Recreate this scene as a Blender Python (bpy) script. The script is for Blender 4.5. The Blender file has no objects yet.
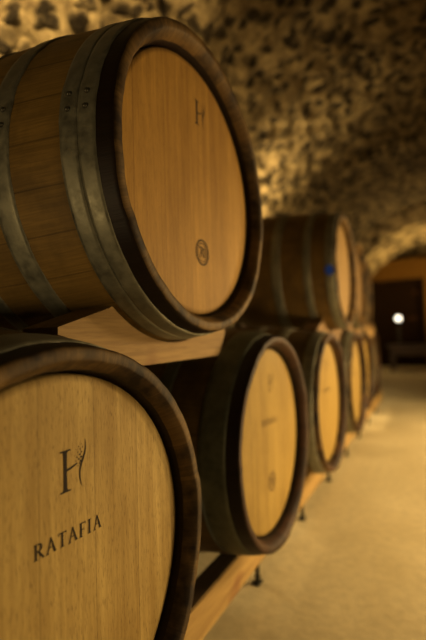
import bpy, bmesh, math, random
from mathutils import Matrix, Vector, noise
random.seed(7)
COL = bpy.context.scene.collection
PI = math.pi
ZA = 0.5            # height of the lower barrels' axes above the floor
SP = 0.8071         # spacing of the barrels along the aisle

# ------------------------------------------------------------------ helpers
def link(name, me, mat=None, parent=None, loc=(0, 0, 0)):
    o = bpy.data.objects.new(name, me)
    COL.objects.link(o)
    o.location = loc
    if parent: o.parent = parent
    if mat is not None:
        for m in (mat if isinstance(mat, (list, tuple)) else [mat]):
            me.materials.append(m)
    return o

def mesh_of(bm, name, smooth=True):
    me = bpy.data.meshes.new(name)
    bm.normal_update()
    bm.to_mesh(me); bm.free()
    for p in me.polygons: p.use_smooth = smooth
    return me

def tag(o, label=None, cat=None, group=None, kind=None):
    if label: o['label'] = label
    if cat: o['category'] = cat
    if group: o['group'] = group
    if kind: o['kind'] = kind
    return o

def empty(name, loc):
    o = bpy.data.objects.new(name, None); COL.objects.link(o)
    o.location = loc; o.empty_display_size = .1
    return o

def box(bm, x0, x1, y0, y1, z0, z1, bev=0):
    r = bmesh.ops.create_cube(bm, size=1)
    vs = r['verts']
    for v in vs:
        v.co = Vector(((x0+x1)/2+v.co.x*(x1-x0), (y0+y1)/2+v.co.y*(y1-y0), (z0+z1)/2+v.co.z*(z1-z0)))
    if bev:
        es = list({e for v in vs for e in v.link_edges})
        bmesh.ops.bevel(bm, geom=es, offset=bev, segments=2, affect='EDGES')

# ------------------------------------------------------------------ node helpers
def newmat(name):
    m = bpy.data.materials.new(name); m.use_nodes = True
    nt = m.node_tree; b = nt.nodes['Principled BSDF']
    return m, nt, b

class N:
    def __init__(s, nt): s.nt = nt
    def node(s, t, **k):
        n = s.nt.nodes.new(t)
        for a, v in k.items(): setattr(n, a, v)
        return n
    def put(s, sock, v):
        if isinstance(v, bpy.types.NodeSocket): s.nt.links.new(v, sock)
        else: sock.default_value = v
    def math(s, op, a, b=0.0, c=None, clamp=False):
        n = s.node('ShaderNodeMath', operation=op, use_clamp=clamp)
        s.put(n.inputs[0], a); s.put(n.inputs[1], b)
        if c is not None: s.put(n.inputs[2], c)
        return n.outputs[0]
    def comb(s, x, y, z):
        n = s.node('ShaderNodeCombineXYZ')
        s.put(n.inputs[0], x); s.put(n.inputs[1], y); s.put(n.inputs[2], z)
        return n.outputs[0]
    def sep(s, v):
        n = s.node('ShaderNodeSeparateXYZ'); s.put(n.inputs[0], v); return n.outputs
    def noise(s, v, scale, detail=3, rough=.55, dist=0):
        n = s.node('ShaderNodeTexNoise')
        s.put(n.inputs['Vector'], v); n.inputs['Scale'].default_value = scale
        n.inputs['Detail'].default_value = detail; n.inputs['Roughness'].default_value = rough
        n.inputs['Distortion'].default_value = dist
        return n.outputs[0]
    def ramp(s, f, pts, interp='LINEAR'):
        n = s.node('ShaderNodeValToRGB'); s.put(n.inputs[0], f)
        r = n.color_ramp; r.interpolation = interp
        while len(r.elements) < len(pts): r.elements.new(.5)
        for e, (p, c) in zip(r.elements, pts):
            e.position = p; e.color = (c[0], c[1], c[2], 1) if not isinstance(c, (int, float)) else (c, c, c, 1)
        return n.outputs[0]
    def mix(s, f, a, b, mode='MIX'):
        n = s.node('ShaderNodeMix', data_type='RGBA', blend_type=mode)
        s.put(n.inputs[0], f)
        for sk, v in ((n.inputs[6], a), (n.inputs[7], b)):
            s.put(sk, v if isinstance(v, bpy.types.NodeSocket) else (v[0], v[1], v[2], 1))
        return n.outputs[2]
    def bump(s, h, strength, dist):
        n = s.node('ShaderNodeBump'); s.put(n.inputs['Height'], h)
        n.inputs['Strength'].default_value = strength; n.inputs['Distance'].default_value = dist
        return n.outputs[0]
    def objco(s): return s.node('ShaderNodeTexCoord').outputs['Object']
    def rand(s): return s.node('ShaderNodeObjectInfo').outputs['Random']

def head_mat(name, c_dark, c_light, speck=.5):
    """oak barrel head: upright boards with fine grain and dark pores"""
    m, nt, b = newmat(name); n = N(nt)
    x, y, z = n.sep(n.objco()); rnd = n.math('MULTIPLY', n.rand(), 37.0)
    board = n.math('FLOOR', n.math('MULTIPLY', n.math('ADD', y, .03), 10.5))
    wn = n.node('ShaderNodeTexWhiteNoise', noise_dimensions='2D')
    n.put(wn.inputs['Vector'], n.comb(board, rnd, 0))
    bv = wn.outputs[0]
    yy = n.math('ADD', y, n.math('MULTIPLY', bv, 3.0))
    g1 = n.noise(n.comb(rnd, n.math('MULTIPLY', yy, 55.0), n.math('MULTIPLY', z, 2.2)), 1.0, 5, .6, .35)
    g2 = n.noise(n.comb(rnd, n.math('MULTIPLY', yy, 230.0), n.math('MULTIPLY', z, 14.0)), 1.0, 3, .6)
    pores = n.noise(n.comb(rnd, n.math('MULTIPLY', yy, 620.0), n.math('MULTIPLY', z, 80.0)), 1.0, 2, .5)
    blot = n.noise(n.comb(rnd, n.math('MULTIPLY', y, 7.0), n.math('MULTIPLY', z, 4.0)), 1.0, 3, .6)
    f = n.math('ADD', n.math('MULTIPLY', g1, .6), n.math('ADD', n.math('MULTIPLY', blot, .5), n.math('MULTIPLY', bv, .16)))
    c = n.ramp(f, [(.40, c_dark), (.82, c_light)])
    c = n.mix(n.ramp(g2, [(.45, .16), (.62, 0.0)]), c, (c_dark[0]*.45, c_dark[1]*.4, c_dark[2]*.35))
    c = n.mix(n.ramp(pores, [(.32, speck), (.43, 0.0)]), c, (c_dark[0]*.3, c_dark[1]*.26, c_dark[2]*.25))
    # hairline joints between the boards
    fr = n.math('FRACT', n.math('MULTIPLY', n.math('ADD', y, .03), 10.5))
    seam = n.math('LESS_THAN', n.math('ABSOLUTE', n.math('SUBTRACT', fr, .5)), .49)
    c = n.mix(n.math('MULTIPLY', n.math('SUBTRACT', 1.0, seam), .35), c, (c_dark[0]*.35, c_dark[1]*.3, c_dark[2]*.25))
    # darker towards the rim: shade of the croze crevice put into the colour
    r = n.math('SQRT', n.math('ADD', n.math('MULTIPLY', y, y), n.math('MULTIPLY', z, z)))
    c = n.mix(n.ramp(r, [(.262, 0.0), (.276, .6)]), c, (.05, .025, .008))
    n.put(b.inputs['Base Color'], c); b.inputs['Roughness'].default_value = .62
    b.inputs['Specular IOR Level'].default_value = .3
    n.put(b.inputs['Normal'], n.bump(n.math('ADD', g2, pores), .18, .001))
    return m

def stave_mat(name, c_dark, c_light, dirt=.5, rough=.6, seamk=.4, NS=28):
    m, nt, b = newmat(name); n = N(nt)
    x, y, z = n.sep(n.objco()); rnd = n.math('MULTIPLY', n.rand(), 53.0)
    th = n.math('MULTIPLY', n.math('ARCTAN2', z, y), NS/(2*PI))
    idx = n.math('FLOOR', th); fr = n.math('FRACT', th)
    wn = n.node('ShaderNodeTexWhiteNoise', noise_dimensions='2D')
    n.put(wn.inputs['Vector'], n.comb(idx, rnd, 0)); sv = wn.outputs[0]
    tt = n.math('ADD', th, n.math('MULTIPLY', sv, 9.0))
    g1 = n.noise(n.comb(n.math('MULTIPLY', x, 2.0), n.math('MULTIPLY', tt, 4.5), rnd), 1.0, 5, .62, .3)
    g2 = n.noise(n.comb(n.math('MULTIPLY', x, 14.0), n.math('MULTIPLY', tt, 26.0), rnd), 1.0, 3, .6)
    blot = n.noise(n.comb(n.math('MULTIPLY', x, 9.0), n.math('MULTIPLY', y, 9.0), n.math('ADD', n.math('MULTIPLY', z, 9.0), rnd)), 1.0, 4, .65)
    f = n.math('ADD', n.math('MULTIPLY', g1, .6), n.math('ADD', n.math('MULTIPLY', blot, .3), n.math('MULTIPLY', sv, .16)))
    c = n.ramp(f, [(.32, c_dark), (.8, c_light)])
    c = n.mix(n.ramp(g2, [(.4, .3), (.6, 0.0)]), c, (c_dark[0]*.4, c_dark[1]*.4, c_dark[2]*.4))
    c = n.mix(n.ramp(blot, [(.38, dirt), (.56, 0.0)]), c, (.018, .009, .004))
    seam = n.math('GREATER_THAN', n.math('ABSOLUTE', n.math('SUBTRACT', fr, .5)), .482)
    c = n.mix(n.math('MULTIPLY', seam, seamk), c, (.02, .01, .004))
    n.put(b.inputs['Base Color'], c); b.inputs['Roughness'].default_value = rough
    b.inputs['Specular IOR Level'].default_value = .3
    h = n.math('SUBTRACT', n.math('MULTIPLY', g2, .5), seam)
    n.put(b.inputs['Normal'], n.bump(h, .35, .0015))
    return m

def metal_mat(name, c1, c2, rough=.42, metallic=.75):
    m, nt, b = newmat(name); n = N(nt)
    co = n.objco()
    a = n.noise(co, 9, 6, .65); s = n.noise(co, 60, 3, .6)
    f = n.math('ADD', n.math('MULTIPLY', a, .65), n.math('MULTIPLY', s, .35))
    c = n.ramp(f, [(.36, c1), (.64, c2)])
    n.put(b.inputs['Base Color'], c); b.inputs['Metallic'].default_value = metallic
    n.put(b.inputs['Roughness'], n.ramp(s, [(.3, rough-.1), (.7, rough+.16)]))
    n.put(b.inputs['Normal'], n.bump(a, .15, .002))
    return m

def beam_mat(name, c_dark, c_light, axis='y'):
    m, nt, b = newmat(name); n = N(nt)
    x, y, z = n.sep(n.objco())
    rnd = n.math('MULTIPLY', n.rand(), 31.0)
    v = n.comb(n.math('ADD', n.math('MULTIPLY', x, 26.0), rnd), n.math('MULTIPLY', y, 2.2), n.math('MULTIPLY', z, 34.0))
    g = n.noise(v, 1.0, 5, .6, .5)
    v2 = n.comb(n.math('MULTIPLY', x, 120.0), n.math('MULTIPLY', y, 10.0), n.math('MULTIPLY', z, 160.0))
    g2 = n.noise(v2, 1.0, 3, .6)
    kn = n.noise(n.comb(x, n.math('MULTIPLY', y, 5.0), n.math('ADD', n.math('MULTIPLY', z, 9.0), rnd)), 1.0, 2, .5)
    c = n.ramp(g, [(.3, c_dark), (.7, c_light)])
    c = n.mix(n.ramp(g2, [(.38, .3), (.55, 0.0)]), c, (c_dark[0]*.5, c_dark[1]*.4, c_dark[2]*.3))
    c = n.mix(n.ramp(kn, [(.66, 0.0), (.74, .6)]), c, (.18, .07, .02))
    n.put(b.inputs['Base Color'], c); b.inputs['Roughness'].default_value = .7
    n.put(b.inputs['Normal'], n.bump(g2, .2, .001))
    return m

def stone_mat(name, c_mortar, c_mid, c_pit, scale=7.0):
    """rubble stone buried in pale mortar, with dark pits"""
    m, nt, b = newmat(name); n = N(nt)
    co = n.objco()
    w = n.node('ShaderNodeTexNoise'); n.put(w.inputs['Vector'], co); w.inputs['Scale'].default_value = 5.0
    w.inputs['Detail'].default_value = 4
    vm = n.node('ShaderNodeVectorMath', operation='MULTIPLY_ADD')
    n.put(vm.inputs[0], w.outputs['Color']); vm.inputs[1].default_value = (.2, .2, .2); n.put(vm.inputs[2], co)
    vo = n.node('ShaderNodeTexVoronoi', feature='F1'); n.put(vo.inputs['Vector'], vm.outputs[0]); vo.inputs['Scale'].default_value = scale
    wn = n.node('ShaderNodeTexWhiteNoise'); n.put(wn.inputs['Vector'], vo.outputs['Position']); cell = wn.outputs[0]
    core = n.ramp(vo.outputs['Distance'], [(.34, 1.0), (.58, 0.0)])
    fine = n.noise(co, 38, 5, .65); mid = n.noise(co, 11, 4, .6); big = n.noise(co, 1.3, 3, .5)
    base = n.mix(n.ramp(mid, [(.35, 0.0), (.65, 1.0)]), c_mid, c_mortar)
    base = n.mix(n.ramp(fine, [(.3, .45), (.55, 0.0)]), base, (c_mid[0]*.4, c_mid[1]*.4, c_mid[2]*.4))
    pit = n.math('MULTIPLY', core, n.ramp(cell, [(.15, .5), (.4, 1.0)]))
    pit = n.math('MULTIPLY', pit, n.ramp(fine, [(.25, .6), (.5, 1.0)]))
    c = n.mix(pit, base, c_pit)
    c = n.mix(n.ramp(big, [(.35, .35), (.6, 0.0)]), c, (c_mid[0]*.35, c_mid[1]*.33, c_mid[2]*.3))
    n.put(b.inputs['Base Color'], c); b.inputs['Roughness'].default_value = .95
    b.inputs['Specular IOR Level'].default_value = .15
    h = n.math('SUBTRACT', n.math('MULTIPLY', fine, .5), pit)
    n.put(b.inputs['Normal'], n.bump(h, .8, .03))
    return m

def floor_mat():
    m, nt, b = newmat('pale_floor'); n = N(nt)
    co = n.objco(); a = n.noise(co, 1.6, 5, .6); s = n.noise(co, 28, 4, .65)
    c = n.ramp(a, [(.3, (.50, .42, .25)), (.7, (.68, .59, .38))])
    c = n.mix(n.ramp(s, [(.35, .3), (.6, 0.0)]), c, (.32, .27, .17))
    n.put(b.inputs['Base Color'], c); n.put(b.inputs['Roughness'], n.ramp(a, [(.3, .55), (.7, .75)]))
    n.put(b.inputs['Normal'], n.bump(n.math('ADD', a, n.math('MULTIPLY', s, .3)), .25, .02))
    return m

def plain(name, c, rough=.7, metallic=0, emit=None, es=0):
    m, nt, b = newmat(name); n = N(nt)
    f = n.noise(n.objco(), 25, 4, .6)
    n.put(b.inputs['Base Color'], n.ramp(f, [(.3, [v*.75 for v in c]), (.7, c)]))
    b.inputs['Roughness'].default_value = rough; b.inputs['Metallic'].default_value = metallic
    if emit:
        b.inputs['Emission Color'].default_value = (*emit, 1); b.inputs['Emission Strength'].default_value = es
    return m

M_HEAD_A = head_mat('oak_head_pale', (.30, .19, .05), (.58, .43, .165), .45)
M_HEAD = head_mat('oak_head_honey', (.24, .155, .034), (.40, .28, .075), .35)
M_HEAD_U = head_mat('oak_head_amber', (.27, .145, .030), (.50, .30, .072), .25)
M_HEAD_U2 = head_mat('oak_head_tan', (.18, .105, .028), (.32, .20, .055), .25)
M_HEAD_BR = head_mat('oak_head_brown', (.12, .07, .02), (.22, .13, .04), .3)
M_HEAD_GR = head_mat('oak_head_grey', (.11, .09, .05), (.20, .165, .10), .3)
M_STAVE = stave_mat('oak_stave_brown', (.085, .05, .014), (.20, .125, .036), .45)
M_STAVE3 = stave_mat('oak_stave_mid', (.15, .09, .024), (.26, .16, .042), .3)
M_STAVE2 = stave_mat('oak_stave_amber', (.24, .15, .035), (.34, .215, .055), .25)
M_DARK = stave_mat('oak_stained_chime_croze_shade', (.012, .006, .003), (.035, .016, .007), .6, .5)
M_CHIME = stave_mat('oak_chime', (.095, .055, .018), (.25, .155, .05), .95, .6, .12)
M_CHIMED = stave_mat('oak_chime_wine_stained', (.028, .012, .005), (.10, .043, .015), .7, .55, .2)
M_HOOP = metal_mat('galvanised_hoop', (.14, .135, .10), (.34, .33, .25), .5, .45)
M_HOOPG = metal_mat('greenish_hoop', (.06, .062, .038), (.16, .16, .10), .55, .4)
M_INK = plain('branding_ink', (.022, .012, .006), .8)
M_INK2 = plain('faded_ink', (.12, .065, .02), .8)
M_RIVET = plain('rivet_steel', (.13, .12, .09), .45, .6)
M_BLUE = plain('blue_reflection', (.04, .14, 1.0), .4)
M_BEAM = beam_mat('pine_rail', (.28, .175, .055), (.44, .30, .105))
M_BEAMTOP = beam_mat('shaded_rail_top', (.045, .026, .010), (.10, .06, .022))  # darker pine for the upward face: the barrels' shade painted into its colour
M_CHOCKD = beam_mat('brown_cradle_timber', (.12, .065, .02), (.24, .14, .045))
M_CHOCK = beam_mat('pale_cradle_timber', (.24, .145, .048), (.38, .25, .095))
M_FOOT = metal_mat('dark_foot_steel', (.03, .027, .02), (.09, .08, .06), .5)
M_STONE = stone_mat('rubble_vault', (.30, .225, .11), (.125, .088, .04), (.016, .011, .005), 10.5)
M_STONE2 = stone_mat('passage_stone', (.62, .47, .22), (.26, .18, .07), (.04, .025, .010), 5.0)
M_PLASTER = stone_mat('arch_face', (.50, .40, .22), (.28, .2, .1), (.05, .034, .016), 8.0)
M_FLOOR = floor_mat()

# ------------------------------------------------------------------ barrels
NS, SUB = 28, 4
def rad(u): return .355 - .045*((u-.465)/.465)**2

def staves_mesh(name, seed):
    """mesh of all staves; slots: 0 outer wood, 1 stained end band and painted shade in the croze, 2 rim and inner chime"""
    rnd = random.Random(seed)
    L = .93
    jit = [(rnd.uniform(-.0016, .0012), rnd.uniform(-.0012, .0012)) for _ in range(NS)]
    us = [.034 + (L-.068)*i/26 for i in range(27)]
    prof = [(.060, .2765, 1), (.036, .2775, 1), (.023, .2800, 1), (.014, .2835, 2), (.0015, .2915, 2), (0, .294, 2), (0, .3065, 2), (.0025, .3098, 2), (.010, rad(.010), 1), (.022, rad(.022), 1)]
    prof += [(u, rad(u), 0 if .04 < u < L-.04 else 1) for u in us]
    prof += [(L-a, r, s) for a, r, s in reversed(prof[:10])]
    bm = bmesh.new(); n = NS*SUB; rings = []
    for (u, r, s) in prof:
        ring = []
        for k in range(n):
            a = 2*PI*(k+.0)/n; j = jit[(k//SUB) % NS]
            endf = max(0, 1-min(u, L-u)/.03)
            uu = u + (j[0] if u < L/2 else -j[0])*endf
            groove = .0009 if k % SUB == 0 else 0
            rr = r + j[1]*endf*.6 - groove
            ring.append(bm.verts.new((-uu, rr*math.cos(a), rr*math.sin(a))))
        rings.append(ring)
    for i in range(len(prof)-1):
        for k in range(n):
            f = bm.faces.new((rings[i][k], rings[i][(k+1) % n], rings[i+1][(k+1) % n], rings[i+1][k]))
            f.material_index = prof[i+1][2] if i+1 < len(prof)-9 else prof[i][2]
    bmesh.ops.recalc_face_normals(bm, faces=bm.faces)
    me = mesh_of(bm, name, True)
    return me

def head_mesh(name, u, out):
    bm = bmesh.new(); n = 96
    # out=+1 faces +x (front end), -1 faces -x
    prof = [(0, 0), (.20, 0), (.262, 0), (.2705, .0012), (.2735, .004), (.2755, .022)]
    rings = []
    for r, d in prof:
        if r == 0: rings.append([bm.verts.new((-u, 0, 0))]); continue
        rings.append([bm.verts.new((-u-out*d, r*math.cos(2*PI*k/n), r*math.sin(2*PI*k/n))) for k in range(n)])
    for k in range(n): bm.faces.new((rings[0][0], rings[1][k], rings[1][(k+1) % n]))
    for i in range(1, len(rings)-1):
        for k in range(n):
            bm.faces.new((rings[i][k], rings[i+1][k], rings[i+1][(k+1) % n], rings[i][(k+1) % n]))
    bmesh.ops.recalc_face_normals(bm, faces=bm.faces)
    if (bm.faces[0].normal.x * out) < 0:
        bmesh.ops.reverse_faces(bm, faces=bm.faces)
    return mesh_of(bm, name, True)

def hoop_mesh(name, u0, u1, lap=4.2, th=.0026):
    bm = bmesh.new(); n = 112
    m = 6; prof = []
    for i in range(m+1):
        u = u0+(u1-u0)*i/m
        prof.append((u, rad(u)+th-(.0009 if i in (0, m) else 0)))
    full = [(u0, rad(u0)-.0015)] + prof + [(u1, rad(u1)-.0015)]
    rings = []
    for u, r in full:
        ring = []
        for k in range(n):
            a = 2*PI*k/n
            d = (a-lap) % (2*PI)
            e = .0018 if d < .20 and r > rad(u) else 0     # overlapped, riveted end
            wob = .0005*math.sin(3*a+u*40)
            ring.append(bm.verts.new((-u, (r+e+wob)*math.cos(a), (r+e+wob)*math.sin(a))))
        rings.append(ring)
    for i in range(len(full)-1):
        for k in range(n):
            bm.faces.new((rings[i][k], rings[i][(k+1) % n], rings[i+1][(k+1) % n], rings[i+1][k]))
    bmesh.ops.recalc_face_normals(bm, faces=bm.faces)
    return mesh_of(bm, name, True)

def rivet_mesh(name, u0, u1, lap):
    bm = bmesh.new()
    for fu in ((.3, .7) if u1-u0 > .04 else (.5,)):
        for da in (.05, .13):
            u = u0+(u1-u0)*fu; a = lap+da; r = rad(u)+.0045
            bmesh.ops.create_uvsphere(bm, u_segments=10, v_segments=6, radius=.0045, matrix=Matrix.Translation((-u, r*math.cos(a), r*math.sin(a))))
    return mesh_of(bm, name, True)

# --- serif lettering and marks, drawn as flat polygons in (y, z) on the head face
class Ink:
    def __init__(s): s.bm = bmesh.new(); s.x = 0; s.n = 0
    def poly(s, pts):
        s.n += 1
        vs = [s.bm.verts.new((s.x + .00001*(s.n % 7), p[0], p[1])) for p in pts]
        f = s.bm.faces.new(vs); f.normal_update()
        if f.normal.x < 0: f.normal_flip()
    def band(s, pts, w):
        """stroke of varying width through pts; w = list of widths"""
        P = [Vector(p) for p in pts]; L = []; R = []
        for i, p in enumerate(P):
            d = (P[min(i+1, len(P)-1)]-P[max(i-1, 0)]).normalized(); nn = Vector((-d.y, d.x))
            L.append(p+nn*w[i]/2); R.append(p-nn*w[i]/2)
        for i in range(len(P)-1): s.poly([L[i], L[i+1], R[i+1], R[i]])
    def disc(s, c, r, n=8): s.poly([(c[0]+r*math.cos(2*PI*k/n), c[1]+r*math.sin(2*PI*k/n)) for k in range(n)])
    def ring(s, c, r, w, n=40):
        for k in range(n):
            a, b = 2*PI*k/n, 2*PI*(k+1)/n
            s.poly([(c[0]+q*math.cos(t), c[1]+q*math.sin(t)) for q, t in ((r-w/2, a), (r+w/2, a), (r+w/2, b), (r-w/2, b))])
    def mesh(s, name): return mesh_of(s.bm, name, False)

def glyph(ink, ch, x, z, h):
    """one serif capital of height h with its left foot at (x, z); returns its advance"""
    T, t, sw = .15*h, .06*h, .09*h
    P = lambda a, b: (x+a*h, z+b*h)
    def stem(a, wd=.15):
        ink.poly([P(a-wd/2, 0), P(a+wd/2, 0), P(a+wd/2, 1), P(a-wd/2, 1)])
        for b in (0, .955):
            ink.poly([P(a-.17, b), P(a+.17, b), P(a+.17, b+.045), P(a-.17, b+.045)])
    if ch == 'R':
        stem(.18)
        pts = [(.18+.0, .97)]+[(.36+.24*math.cos(q), .745+.225*math.sin(q)) for q in [PI/2-PI*i/10 for i in range(11)]]+[(.18, .52)]
        w = [.05, .05]+[.05+.11*math.sin(PI*i/10) for i in range(1, 10)]+[.05, .05]
        ink.band([P(*p) for p in pts], [v*h for v in w])
        ink.band([P(.36, .53), P(.56, .24), P(.74, .03), P(.84, .01)], [.12*h, .15*h, .12*h, .04*h])
        return .80*h
    if ch == 'A':
        ink.band([P(.08, 0), P(.40, 1)], [t*1.2, t*1.2])
        ink.poly([P(.34, 1.03), P(.42, 1.03), P(.80, 0), P(.63, 0)])
        ink.poly([P(.20, .36), P(.60, .36), P(.60, .41), P(.20, .41)])
        for a in (.09, .72): ink.poly([P(a-.14, 0), P(a+.14, 0), P(a+.14, .045), P(a-.14, .045)])
        return .80*h
    if ch == 'T':
        stem(.36)
        ink.poly([P(.0, .93), P(.72, .93), P(.72, 1), P(.0, 1)])
        ink.poly([P(.0, .80), P(.03, .80), P(.08, .95), P(.0, 1)])
        ink.poly([P(.72, .80), P(.69, .80), P(.64, .95), P(.72, 1)])
        return .72*h
    if ch == 'F':
        stem(.18)
        ink.poly([P(.18, .94), P(.62, .94), P(.62, 1), P(.18, 1)])
        ink.poly([P(.62, .80), P(.59, .80), P(.54, .95), P(.62, 1)])
        ink.poly([P(.18, .49), P(.48, .49), P(.48, .545), P(.18, .545)])
        ink.poly([P(.48, .40), P(.455, .40), P(.455, .64), P(.48, .64)])
        return .66*h
    if ch == 'I':
        stem(.18); return .40*h
    return .4*h

def emblem_mesh(cy, z0, h, faded=False):
    """tall serif H whose right side is a thin curling stem with a spray of dots"""
    k = Ink(); P = lambda a, b: (cy+a*h, z0+b*h)
    k.band([P(0, .02), P(0, .5), P(0, .98)], [.115*h, .095*h, .115*h])
    for b, s in ((0, 1), (.965, -1)):
        k.poly([P(-.17, b), P(.17, b), P(.17, b+.035), P(-.17, b+.035)])
        k.poly([P(-.11, b+.017), P(.11, b+.017), P(.05, b+.017+s*.06), P(-.05, b+.017+s*.06)])
    k.band([P(.03, .51), P(.16, .53), P(.28, .565), P(.40, .60)], [.06*h, .05*h, .045*h, .02*h])
    cur = [(.66, 1.14), (.68, 1.02), (.675, .90), (.64, .78), (.58, .66), (.52, .54), (.48, .42), (.465, .30), (.475, .18), (.51, .06), (.56, -.02)]
    k.band([P(*c) for c in cur], [w*h for w in (.008, .02, .032, .045, .052, .05, .044, .036, .026, .016, .006)])
    rr = random.Random(3)
    for (a, b, r) in [(.50, .62, .028), (.44, .68, .024), (.52, .72, .026), (.38, .74, .018), (.47, .79, .024), (.54, .84, .02), (.41, .86, .016), (.34, .66, .014),
                      (.49, .92, .02), (.57, .95, .014), (.44, .99, .016), (.36, .93, .012), (.52, 1.04, .014), (.30, .80, .01), (.46, .57, .018), (.41, .52, .014)]:
        k.disc(P(a, b), r*h)
    return k.mesh('emblem')

def lettering_mesh(y0, z0, h, text='RATAFIA'):
    k = Ink(); x = y0; zb = z0
    for i, ch in enumerate(text):
        x += glyph(k, ch, x, z0-(x-y0)*.045, h) + .19*h
        if ch == 'F': x -= .02*h
    return k.mesh('lettering')

def seal_mesh(cy, cz, r):
    """round stamp: two rings with 70 inside"""
    k = Ink(); k.ring((cy, cz), r, r*.13); k.ring((cy, cz), r*.76, r*.07)
    h = r*.82; x = cy-h*.62; z = cz-h/2; P = lambda a, b: (x+a*h, z+b*h)
    k.band([P(0, .95), P(.5, .95)], [.16*h, .16*h]); k.band([P(.5, .98), P(.3, .5), P(.2, 0)], [.1*h, .17*h, .17*h])
    n = 24
    for i in range(n):
        a, b = 2*PI*i/n, 2*PI*(i+1)/n
        k.poly([P(.92+q1*math.cos(t), .5+q2*math.sin(t)) for q1, q2, t in ((.17, .37, a), (.33, .5, a), (.33, .5, b), (.17, .37, b))])
    return k.mesh('seal')

def make_barrel(loc, label, group, seed, body, band, rim, head, hoops, hoopmat, marks, rot=0.0, lap=4.2):
    x, y, z = loc
    root = empty('wine_barrel', (x-.465, y, z-.355))
    tag(root, label, 'barrel', group)
    off = (.465, 0, .355)
    s = link('staves', staves_mesh('staves', seed), [body, band, rim], root, off)
    tag(s)
    link('head', head_mesh('head_front', .034, 1), head, root, off)
    link('head', head_mesh('head_back', .93-.034, -1), head, root, off)
    for (a, b) in hoops:
        for (p, q) in ((a, b), (.93-b, .93-a)):
            o = link('hoop', hoop_mesh('hoop', p, q, lap), hoopmat, root, off)
            link('rivets', rivet_mesh('rivets', p, q, lap), M_RIVET, o)
    # wooden bung on the belly, turned upwards
    bm = bmesh.new()
    bmesh.ops.create_cone(bm, cap_ends=True, segments=20, radius1=.024, radius2=.021, depth=.02, matrix=Matrix.Translation((-.465, 0, .360)))
    link('bung', mesh_of(bm, 'bung', False), M_STAVE, root, off)
    for m in marks:
        kind, me, mt = m
        link(kind, me, mt, root, (.465-.0334, 0, .355))
    return root

def copy_tree(o, parent=None):
    c = o.copy(); COL.objects.link(c); c.parent = parent
    for ch in o.children: copy_tree(ch, c)
    return c

def swap_head(o, mat):
    for c in o.children:
        if c.name.startswith('head'):
            c.data = c.data.copy(); c.data.materials[0] = mat
H3 = [(.033, .098), (.195, .238), (.315, .352)]
G_LOW = 'oak barrels of the bottom row'
G_UP = 'oak barrels of the upper row'
FX = {0: .012, 1: -.005, 2: -.003, 3: -.015}
A = make_barrel((.018, -.008, ZA), 'nearest oak barrel of the bottom row, RATAFIA stencilled on its pale head', G_LOW, 1,
    M_STAVE, M_DARK, M_CHIME, M_HEAD_A, H3, M_HOOP,
    [('emblem', emblem_mesh(.012, .120, .054), M_INK), ('lettering', lettering_mesh(-.0385, .055, .0188), M_INK)], lap=3.9)
B = make_barrel((-.005, SP+.027, ZA), 'second oak barrel of the bottom row, head ringed by a dark wine-stained rim', G_LOW, 2,
    M_STAVE, M_DARK, M_CHIMED, M_HEAD, [(.034, .104), (.20, .24), (.33, .365)], M_HOOPG,
    [('emblem', emblem_mesh(0, .140, .054), M_INK2), ('lettering', lettering_mesh(-.068, .045, .0205), M_INK2), ('seal', seal_mesh(0, -.130, .027), M_INK2)], lap=5.4)
C0 = make_barrel((-.003, 2*SP-.021, ZA), 'third oak barrel of the bottom row, directly behind the dark-rimmed barrel', G_LOW, 3,
    M_STAVE, M_CHIME, M_CHIMED, M_HEAD, [(.022, .07), (.17, .21), (.30, .34)], M_HOOP,
    [('emblem', emblem_mesh(0, .135, .054), M_INK2), ('lettering', lettering_mesh(-.068, .045, .0205), M_INK2)], lap=4.9)
row = [(3, -.015, -.005, 'fourth oak barrel of the bottom row, a narrow blurred sliver of its head in view'),
       (4, -.07, 0, 'fifth oak barrel of the bottom row, next to last toward the dark end'),
       (5, -.10, 0, 'farthest oak barrel of the bottom row, beside the dark end of the aisle')]
for k, dx, dy, lab in row:
    o = copy_tree(C0); o.location = (dx-.465, k*SP+dy, ZA-.355); o['label'] = lab
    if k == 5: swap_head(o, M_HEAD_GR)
U1 = make_barrel((.006, .397, ZA+.638), 'large oak barrel on top of the two nearest barrels, round seal stamped on its head', G_UP, 5,
    M_STAVE2, M_DARK, M_CHIME, M_HEAD_U, [(.031, .0615), (.0625, .0935), (.197, .241), (.33, .365)], M_HOOP,
    [('emblem', emblem_mesh(.006, .146, .054), M_INK), ('seal', seal_mesh(.015, -.137, .027), M_INK)], lap=2.9)
U2 = make_barrel((.003, 2.5*SP+.013, ZA+.655), 'second oak barrel of the upper row with a blue spot on its end hoop', G_UP, 6,
    M_STAVE3, M_CHIME, M_CHIME, M_HEAD_U2, [(.014, .056), (.126, .162), (.277, .325)], M_HOOP, [], lap=1.9)
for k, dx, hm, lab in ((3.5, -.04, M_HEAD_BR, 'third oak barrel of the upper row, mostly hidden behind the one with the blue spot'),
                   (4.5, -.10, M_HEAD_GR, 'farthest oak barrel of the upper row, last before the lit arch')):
    o = copy_tree(U2); o.location = (dx-.465, k*SP, ZA+.655-.355); o['label'] = lab; swap_head(o, hm)
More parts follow.
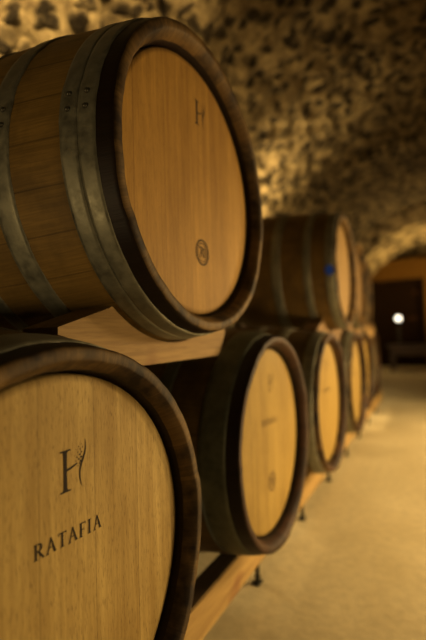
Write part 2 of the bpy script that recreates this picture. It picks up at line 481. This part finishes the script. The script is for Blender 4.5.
# blue light reflection on the second upper barrel's end hoop, made as a patch
bm = bmesh.new(); rings = []
for i in range(7):
    a = PI+.01+.028*i; u0, u1 = .012, .054
    w = math.sin(PI*(i+.6)/7.2)
    um = (u0+u1)/2; hw = (u1-u0)/2*w
    rings.append([bm.verts.new((-u, (rad(u)+.0034)*math.cos(a), (rad(u)+.0034)*math.sin(a))) for u in (um-hw, um+hw)])
for i in range(6): bm.faces.new((rings[i][0], rings[i][1], rings[i+1][1], rings[i+1][0]))
tag(link('reflection_patch', mesh_of(bm, 'reflection_patch', True), M_BLUE, U2, (.465, 0, .355)), 'small blue patch for a light reflection on the hoop')

# ------------------------------------------------------------------ timber rails under the bottom row
def rail(x0, x1, lab):
    y0, y1 = -.45, 4.55
    root = empty('timber_rail', ((x0+x1)/2, (y0+y1)/2, 0)); cx = (x0+x1)/2; cy = (y0+y1)/2
    tag(root, lab, 'rail', 'timber rails under the bottom row')
    bm = bmesh.new(); zt = ZA-.3335
    box(bm, x0-cx, x1-cx, y0-cy, y1-cy, zt-.10, zt, .003)
    me = mesh_of(bm, 'beam', False)
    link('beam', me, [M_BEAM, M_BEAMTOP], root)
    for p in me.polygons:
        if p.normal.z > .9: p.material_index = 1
    y = -.14
    while y < 4.5:
        bm = bmesh.new()
        fx = x1-.012-cx
        bmesh.ops.create_cone(bm, cap_ends=True, segments=14, radius1=.007, radius2=.007, depth=zt-.10, matrix=Matrix.Translation((fx, y-cy, (zt-.10)/2)))
        bmesh.ops.create_cone(bm, cap_ends=True, segments=6, radius1=.010, radius2=.010, depth=.008, matrix=Matrix.Translation((fx, y-cy, .022)))
        ft = link('foot', mesh_of(bm, 'foot', False), M_FOOT, root)
        bm = bmesh.new()
        box(bm, fx-.013, fx+.013, y-cy-.018, y-cy+.018, 0, .006, .002)
        link('foot_plate', mesh_of(bm, 'foot_plate', False), M_FOOT, ft)
        y += .53
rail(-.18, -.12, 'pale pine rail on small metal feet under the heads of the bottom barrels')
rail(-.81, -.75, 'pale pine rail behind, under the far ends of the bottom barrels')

# ------------------------------------------------------------------ cradle blocks between the two rows
def cradle(yc, zc, x0, x1, lab, mat, yr=.33):
    """notched block: upper arc carries the top barrel, lower arcs sit on the two below"""
    r = .3325; s = SP/2; dz = zc-ZA
    pts = []
    yl = -.33
    # bottom: left arc on the lower left barrel, flat belly, right arc
    rl = .3345
    zb = .262
    def low(y): 
        d = min(abs(y+s), abs(y-s)); return math.sqrt(max(rl*rl-d*d, 0))
    n = 14
    ye = s-math.sqrt(rl*rl-zb*zb)
    for i in range(n+1):
        y = yl+(-ye-yl)*i/n; pts.append((y, max(low(y), zb)))
    for i in range(n+1):
        y = ye+(-yl-ye)*i/n; pts.append((y, max(low(y), zb)))
    if yr < .3:
        pts = [p for p in pts if p[0] < .19]+[(.21, zb+.003), (.222, zb+.012), (yr, .325), (yr-.004, .338), (.215, .350)]
    else: pts += [(-yl, .338), (.215, .372)]
    th = math.acos(.20/r)
    for i in range(25):
        y = .205-.41*i/24
        pts.append((y, dz-math.sqrt(r*r-y*y)))
    pts.append((-.215, .372)); pts.append((yl, .338))
    bm = bmesh.new()
    f = [bm.verts.new((x1, p[0], p[1])) for p in pts]; b = [bm.verts.new((x0, p[0], p[1])) for p in pts]
    bm.faces.new(f); bm.faces.new(list(reversed(b)))
    for i in range(len(pts)):
        j = (i+1) % len(pts); bm.faces.new((f[i], b[i], b[j], f[j]))
    bmesh.ops.recalc_face_normals(bm, faces=bm.faces)
    bmesh.ops.triangulate(bm, faces=[q for q in bm.faces if len(q.verts) > 4])
    bm2 = mesh_of(bm, 'cradle_block', False)
    for v in bm2.vertices: v.co.z -= .262
    o = link('cradle_block', bm2, mat, None, (0, yc, ZA+.262))
    tag(o, lab, 'cradle', 'notched timber blocks between the two rows')
names = {0.5: ('pale notched timber block under the barrel with the seal, above the RATAFIA barrel', .638),
         2.5: ('notched timber block under the barrel with the blue spot', .655),
         3.5: ('notched timber block under the third upper barrel', .655),
         4.5: ('bright notched timber block under the farthest upper barrel, near the arch', .655)}
for k, (lab, zz) in names.items():
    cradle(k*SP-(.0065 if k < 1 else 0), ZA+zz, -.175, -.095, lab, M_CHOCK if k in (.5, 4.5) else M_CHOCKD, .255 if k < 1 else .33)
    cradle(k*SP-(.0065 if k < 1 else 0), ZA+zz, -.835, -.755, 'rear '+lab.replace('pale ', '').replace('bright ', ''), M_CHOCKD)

# ------------------------------------------------------------------ the cellar
XC, RV, ZS = .6, 2.1, ZA+.5        # vault centre, radius, springing
Y0, Y1 = -2.6, 8.0
def rough(p, amp):
    d, _ = noise.voronoi(p*6.0 + Vector((3, 1, 7)))
    a = (min(d[0]*1.6, 1)-.4)*.055
    b = noise.noise(p*8)*.03 + noise.noise(p*3.1)*.035 + noise.noise(p*24)*.006
    return (a+b)*amp

def sheet(name, fn, nu, nv, mat, amp=1.0):
    """displaced grid: fn(s, t) gives point and inward normal"""
    bm = bmesh.new(); g = []
    for i in range(nu+1):
        r = []
        for j in range(nv+1):
            p, nn = fn(i/nu, j/nv)
            r.append(bm.verts.new(p+nn*rough(p, amp)))
        g.append(r)
    for i in range(nu):
        for j in range(nv):
            bm.faces.new((g[i][j], g[i+1][j], g[i+1][j+1], g[i][j+1]))
    o = link(name, mesh_of(bm, name, True), mat)
    tag(o, kind='structure'); return o

def vault(xc, rv, zs, y0, y1, a0, a1):
    def fn(s, t):
        a = a0+(a1-a0)*s
        d = Vector((-math.cos(a), 0, math.sin(a)))
        return Vector((xc, y0+(y1-y0)*t, zs))+d*rv, -d
    return fn
def flat(x, z0, z1, y0, y1, sx):
    return lambda s, t: (Vector((x, y0+(y1-y0)*t, z0+(z1-z0)*s)), Vector((sx, 0, 0)))
sheet('ceiling', vault(XC, RV, ZS, Y0, Y1, 0, PI), 230, 330, M_STONE)
sheet('wall_left', flat(XC-RV, -.02, ZS, Y0, Y1, 1), 30, 200, M_STONE)
sheet('wall_right', flat(XC+RV, -.02, ZS, Y0, Y1, -1), 20, 120, M_STONE)
# passage beyond the arch
XP, RP, ZP, Y2 = .55, 1.72, ZA+.557, 10.6
sheet('ceiling_passage', vault(XP, RP, ZP, Y1+.0, Y2, 0, PI), 120, 70, M_STONE2, .8)
sheet('wall_passage_left', flat(XP-RP, -.02, ZP, Y1, Y2, 1), 12, 30, M_STONE2, .8)
sheet('wall_passage_right', flat(XP+RP, -.02, ZP, Y1, Y2, -1), 12, 30, M_STONE2, .8)

def arch_wall():
    """end wall pierced by the arch: a ring between the arch and the vault outline"""
    bm = bmesh.new(); n = 72; rows = []
    outl = []; 
    path = [(XP-RP, -.02), (XP-RP, ZP*.5)]+[(XP-RP*math.cos(PI*k/n), ZP+RP*math.sin(PI*k/n)) for k in range(n+1)]+[(XP+RP, ZP*.5), (XP+RP, -.02)]
    for (x, z) in path:
        # outward scaling from the arch centre to beyond the vault
        cx, cz = XC, ZS
        row = []
        if z < ZP-.001:
            X = XC-RV-.12 if x < XC else XC+RV+.12; q = (X, z)
        else:
            d = Vector((x-cx, z-cz)).normalized(); q = (cx+d.x*(RV+.12), cz+d.y*(RV+.12))
        for m in range(7):
            t = m/6; px = x+(q[0]-x)*t; pz = z+(q[1]-z)*t
            y = Y1+(.05 if m == 0 else 0)+noise.noise(Vector((px*5, pz*5, 2)))*.02
            row.append(bm.verts.new((px, y, pz)))
        rows.append(row)
    for i in range(len(rows)-1):
        for m in range(6):
            bm.faces.new((rows[i][m], rows[i][m+1], rows[i+1][m+1], rows[i+1][m]))
    bmesh.ops.recalc_face_normals(bm, faces=bm.faces)
    tag(link('wall_end', mesh_of(bm, 'wall_end', True), M_PLASTER), kind='structure')
arch_wall()

bm = bmesh.new(); box(bm, XC-RV-.4, XC+RV+.4, Y0-.3, Y2+.4, -.15, 0)
bmesh.ops.subdivide_edges(bm, edges=bm.edges, cuts=1)
tag(link('floor', mesh_of(bm, 'floor', False), M_FLOOR), kind='structure')
bm = bmesh.new(); box(bm, XC-RV-.3, XC+RV+.3, Y0-.25, Y0-.02, -.02, ZS+RV+.2)
tag(link('wall_back', mesh_of(bm, 'wall_back', False), M_STONE), kind='structure')
bm = bmesh.new(); box(bm, XP-RP-.3, XP+RP+.3, Y2-.02, Y2+.2, -.02, ZP+RP+.3)
tag(link('wall_passage_end', mesh_of(bm, 'wall_passage_end', False), M_STONE2), kind='structure')

# plank partition closing the passage, with a dark door
M_PLANK = beam_mat('brown_partition', (.11, .052, .006), (.17, .085, .012))
M_DOOR = beam_mat('dark_door_wood', (.012, .0045, .0005), (.022, .009, .001))
for q in (M_DOOR, M_PLANK):
    q.node_tree.nodes['Principled BSDF'].inputs['Specular IOR Level'].default_value = .05
YP = 10.0
bm = bmesh.new(); px = XP-RP+.05; ztop = ZA+1.86
i = 0
while px < XP+RP-.1:
    zt = ztop+.05*math.sin((px+1.2)*1.3)
    if px+.14 < -.95 or px > .20: box(bm, px, px+.145, YP, YP+.04, 0, zt, .004)
    else: box(bm, px, px+.145, YP, YP+.04, ZA+1.40, zt, .004)
    px += .15; i += 1
tag(link('wall_partition', mesh_of(bm, 'wall_partition', False), M_PLANK), kind='structure')
dr = empty('door_1', (-.38, YP+.03, 0)); tag(dr, kind='structure')
bm = bmesh.new(); 
for k in range(8): box(bm, -.57+k*.142, -.57+k*.142+.139, .02, .06, 0, ZA+1.40, .003)
link('door_panel', mesh_of(bm, 'door_panel', False), M_DOOR, dr)
bm = bmesh.new(); box(bm, -.63, -.56, -.05, .05, 0, ZA+1.45, .004); box(bm, .56, .63, -.05, .05, 0, ZA+1.45, .004); box(bm, -.56, .56, -.05, .05, ZA+1.38, ZA+1.45, .004)
link('door_frame', mesh_of(bm, 'door_frame', False), M_DOOR, dr)

# dark low table in front of the door, and a small lit globe lamp on it
M_TABLE = beam_mat('dark_table_wood', (.03, .015, .006), (.075, .04, .015))
TX, TY, TH = .18, 8.9, ZA+.02
t = empty('low_table', (TX, TY, 0)); tag(t, 'dark wooden low table beyond the arch at the dark end of the aisle', 'table')
bm = bmesh.new(); box(bm, -.62, .9, -.3, .3, TH-.05, TH, .006); link('tabletop', mesh_of(bm, 'tabletop', False), M_TABLE, t)
for sx in (-.56, .80):
    for sy in (-.25, .19):
        bm = bmesh.new(); box(bm, sx, sx+.06, sy, sy+.06, 0, TH-.05, .004); link('leg', mesh_of(bm, 'leg', False), M_TABLE, t)
bm = bmesh.new(); box(bm, -.50, .80, -.24, -.22, TH-.20, TH-.05, .003); box(bm, -.50, .80, .20, .22, TH-.20, TH-.05, .003)
link('apron', mesh_of(bm, 'apron', False), M_TABLE, t)
M_GLOBE = plain('lit_globe', (.9, .85, .75), .4, 0, (1.0, .93, .78), 2.6)
LX, LY = -.22, 8.85
g = empty('globe_lamp', (LX, LY, TH)); tag(g, 'small glowing white globe lamp on the dark table beyond the arch', 'lamp')
bm = bmesh.new()
bmesh.ops.create_cone(bm, cap_ends=True, segments=28, radius1=.055, radius2=.045, depth=.012, matrix=Matrix.Translation((0, 0, .006)))
link('lamp_base', mesh_of(bm, 'lamp_base', False), M_FOOT, g)
bm = bmesh.new()
bmesh.ops.create_cone(bm, cap_ends=True, segments=16, radius1=.008, radius2=.008, depth=.45, matrix=Matrix.Translation((0, 0, .235)))
bmesh.ops.create_cone(bm, cap_ends=True, segments=20, radius1=.012, radius2=.028, depth=.03, matrix=Matrix.Translation((0, 0, .465)))
link('lamp_stem', mesh_of(bm, 'lamp_stem', False), M_FOOT, g)
bm = bmesh.new(); bmesh.ops.create_uvsphere(bm, u_segments=28, v_segments=18, radius=.058, matrix=Matrix.Translation((0, 0, .53)))
link('lamp_globe', mesh_of(bm, 'lamp_globe', True), M_GLOBE, g)

# ------------------------------------------------------------------ lights
WARM = (1.0, .72, .34)
def area(name, loc, target, w, size, col=WARM, size_y=None, spread=PI):
    d = bpy.data.lights.new(name, 'AREA'); d.energy = w; d.size = size; d.color = col; d.spread = spread
    if size_y: d.shape = 'RECTANGLE'; d.size_y = size_y
    o = bpy.data.objects.new(name, d); COL.objects.link(o); o.location = loc
    o.rotation_euler = (Vector(target)-Vector(loc)).to_track_quat('-Z', 'Y').to_euler(); return o
def point(name, loc, w, r=.05, col=WARM):
    d = bpy.data.lights.new(name, 'POINT'); d.energy = w; d.shadow_soft_size = r; d.color = col
    o = bpy.data.objects.new(name, d); COL.objects.link(o); o.location = loc; return o
YEL = (1.0, .77, .40)
def spot(name, loc, target, w, ang, blend=.7, r=.03, col=WARM):
    d = bpy.data.lights.new(name, 'SPOT'); d.energy = w; d.spot_size = ang; d.spot_blend = blend; d.shadow_soft_size = r; d.color = col
    o = bpy.data.objects.new(name, d); COL.objects.link(o); o.location = loc
    o.rotation_euler = (Vector(target)-Vector(loc)).to_track_quat('-Z', 'Y').to_euler(); return o
# lamps standing behind the barrels: two thrown up the left wall, four low ones for the floor beneath
spot('wall_uplight', (-1.24, 1.45, 1.0), (-1.06, 1.05, 2.3), 340, 1.15, .8, .03, YEL)
spot('wall_uplight', (-1.22, 3.5, 1.45), (-1.10, 3.55, 2.25), 210, 1.5, 1, .03, YEL)
for x, y, z, w in ((-1.2, .45, .12, 9), (-1.2, 1.3, .42, 16), (-1.2, 2.4, .42, 60), (-1.2, 3.6, .42, 70), (-1.2, 5.0, .5, 26)):
    point('uplight', (x, y, z), w, .035, YEL)
# shaded lamps low along the right side of the aisle
for x, y, z, w in ((1.25, 1.35, .32, 7.5), (2.2, .0, .55, 3.5), (1.9, 2.5, 1.2, 24), (1.9, 4.0, 1.15, 32)):
    area('aisle_light', (x, y, z), (.0, y*.8, .35), w, .3, WARM, spread=2.1)
area('near_light', (-.55, -1.5, .55), (-.3, .3, .9), 2.8, .35, WARM, spread=2.0)
area('end_fill', (2.3, 5.6, .8), (.2, 8.0, 2.3), 14, .3, WARM, spread=1.6)  # unseen fill added to brighten the wall around the arch
point('arch_light', (-1.0, 8.35, 1.75), 26, .04, YEL)
area('passage_light', (1.5, 9.0, .9), (-.2, 9.0, 2.6), 34, .3, YEL, spread=2.2)

w = bpy.data.worlds.new('World'); bpy.context.scene.world = w; w.use_nodes = True
w.node_tree.nodes['Background'].inputs[0].default_value = (1, .7, .4, 1)
w.node_tree.nodes['Background'].inputs[1].default_value = .004

# ------------------------------------------------------------------ camera
F = Vector((-0.46281995, 0.88573798, 0.0355797))
R = Vector((0.88551979, 0.46380108, -0.02726276))
U = Vector((0.04064956, -0.01888878, 0.99899491))
cd = bpy.data.cameras.new('camera'); cam = bpy.data.objects.new('camera', cd); COL.objects.link(cam)
m = Matrix((R, U, -F)).transposed().to_4x4(); m.translation = Vector((0.417685, -0.39867, ZA+0.31925854))
cam.matrix_world = m
cd.sensor_fit = 'HORIZONTAL'; cd.sensor_width = 24; cd.lens = 423.26/426*24
cd.clip_start = .02
cd.dof.use_dof = True; cd.dof.focus_distance = .66; cd.dof.aperture_fstop = 1.7; cd.dof.aperture_blades = 9
sc = bpy.context.scene; sc.camera = cam
sc.view_settings.view_transform = 'Standard'; sc.view_settings.look = 'None'; sc.view_settings.exposure = .12; sc.view_settings.gamma = .88
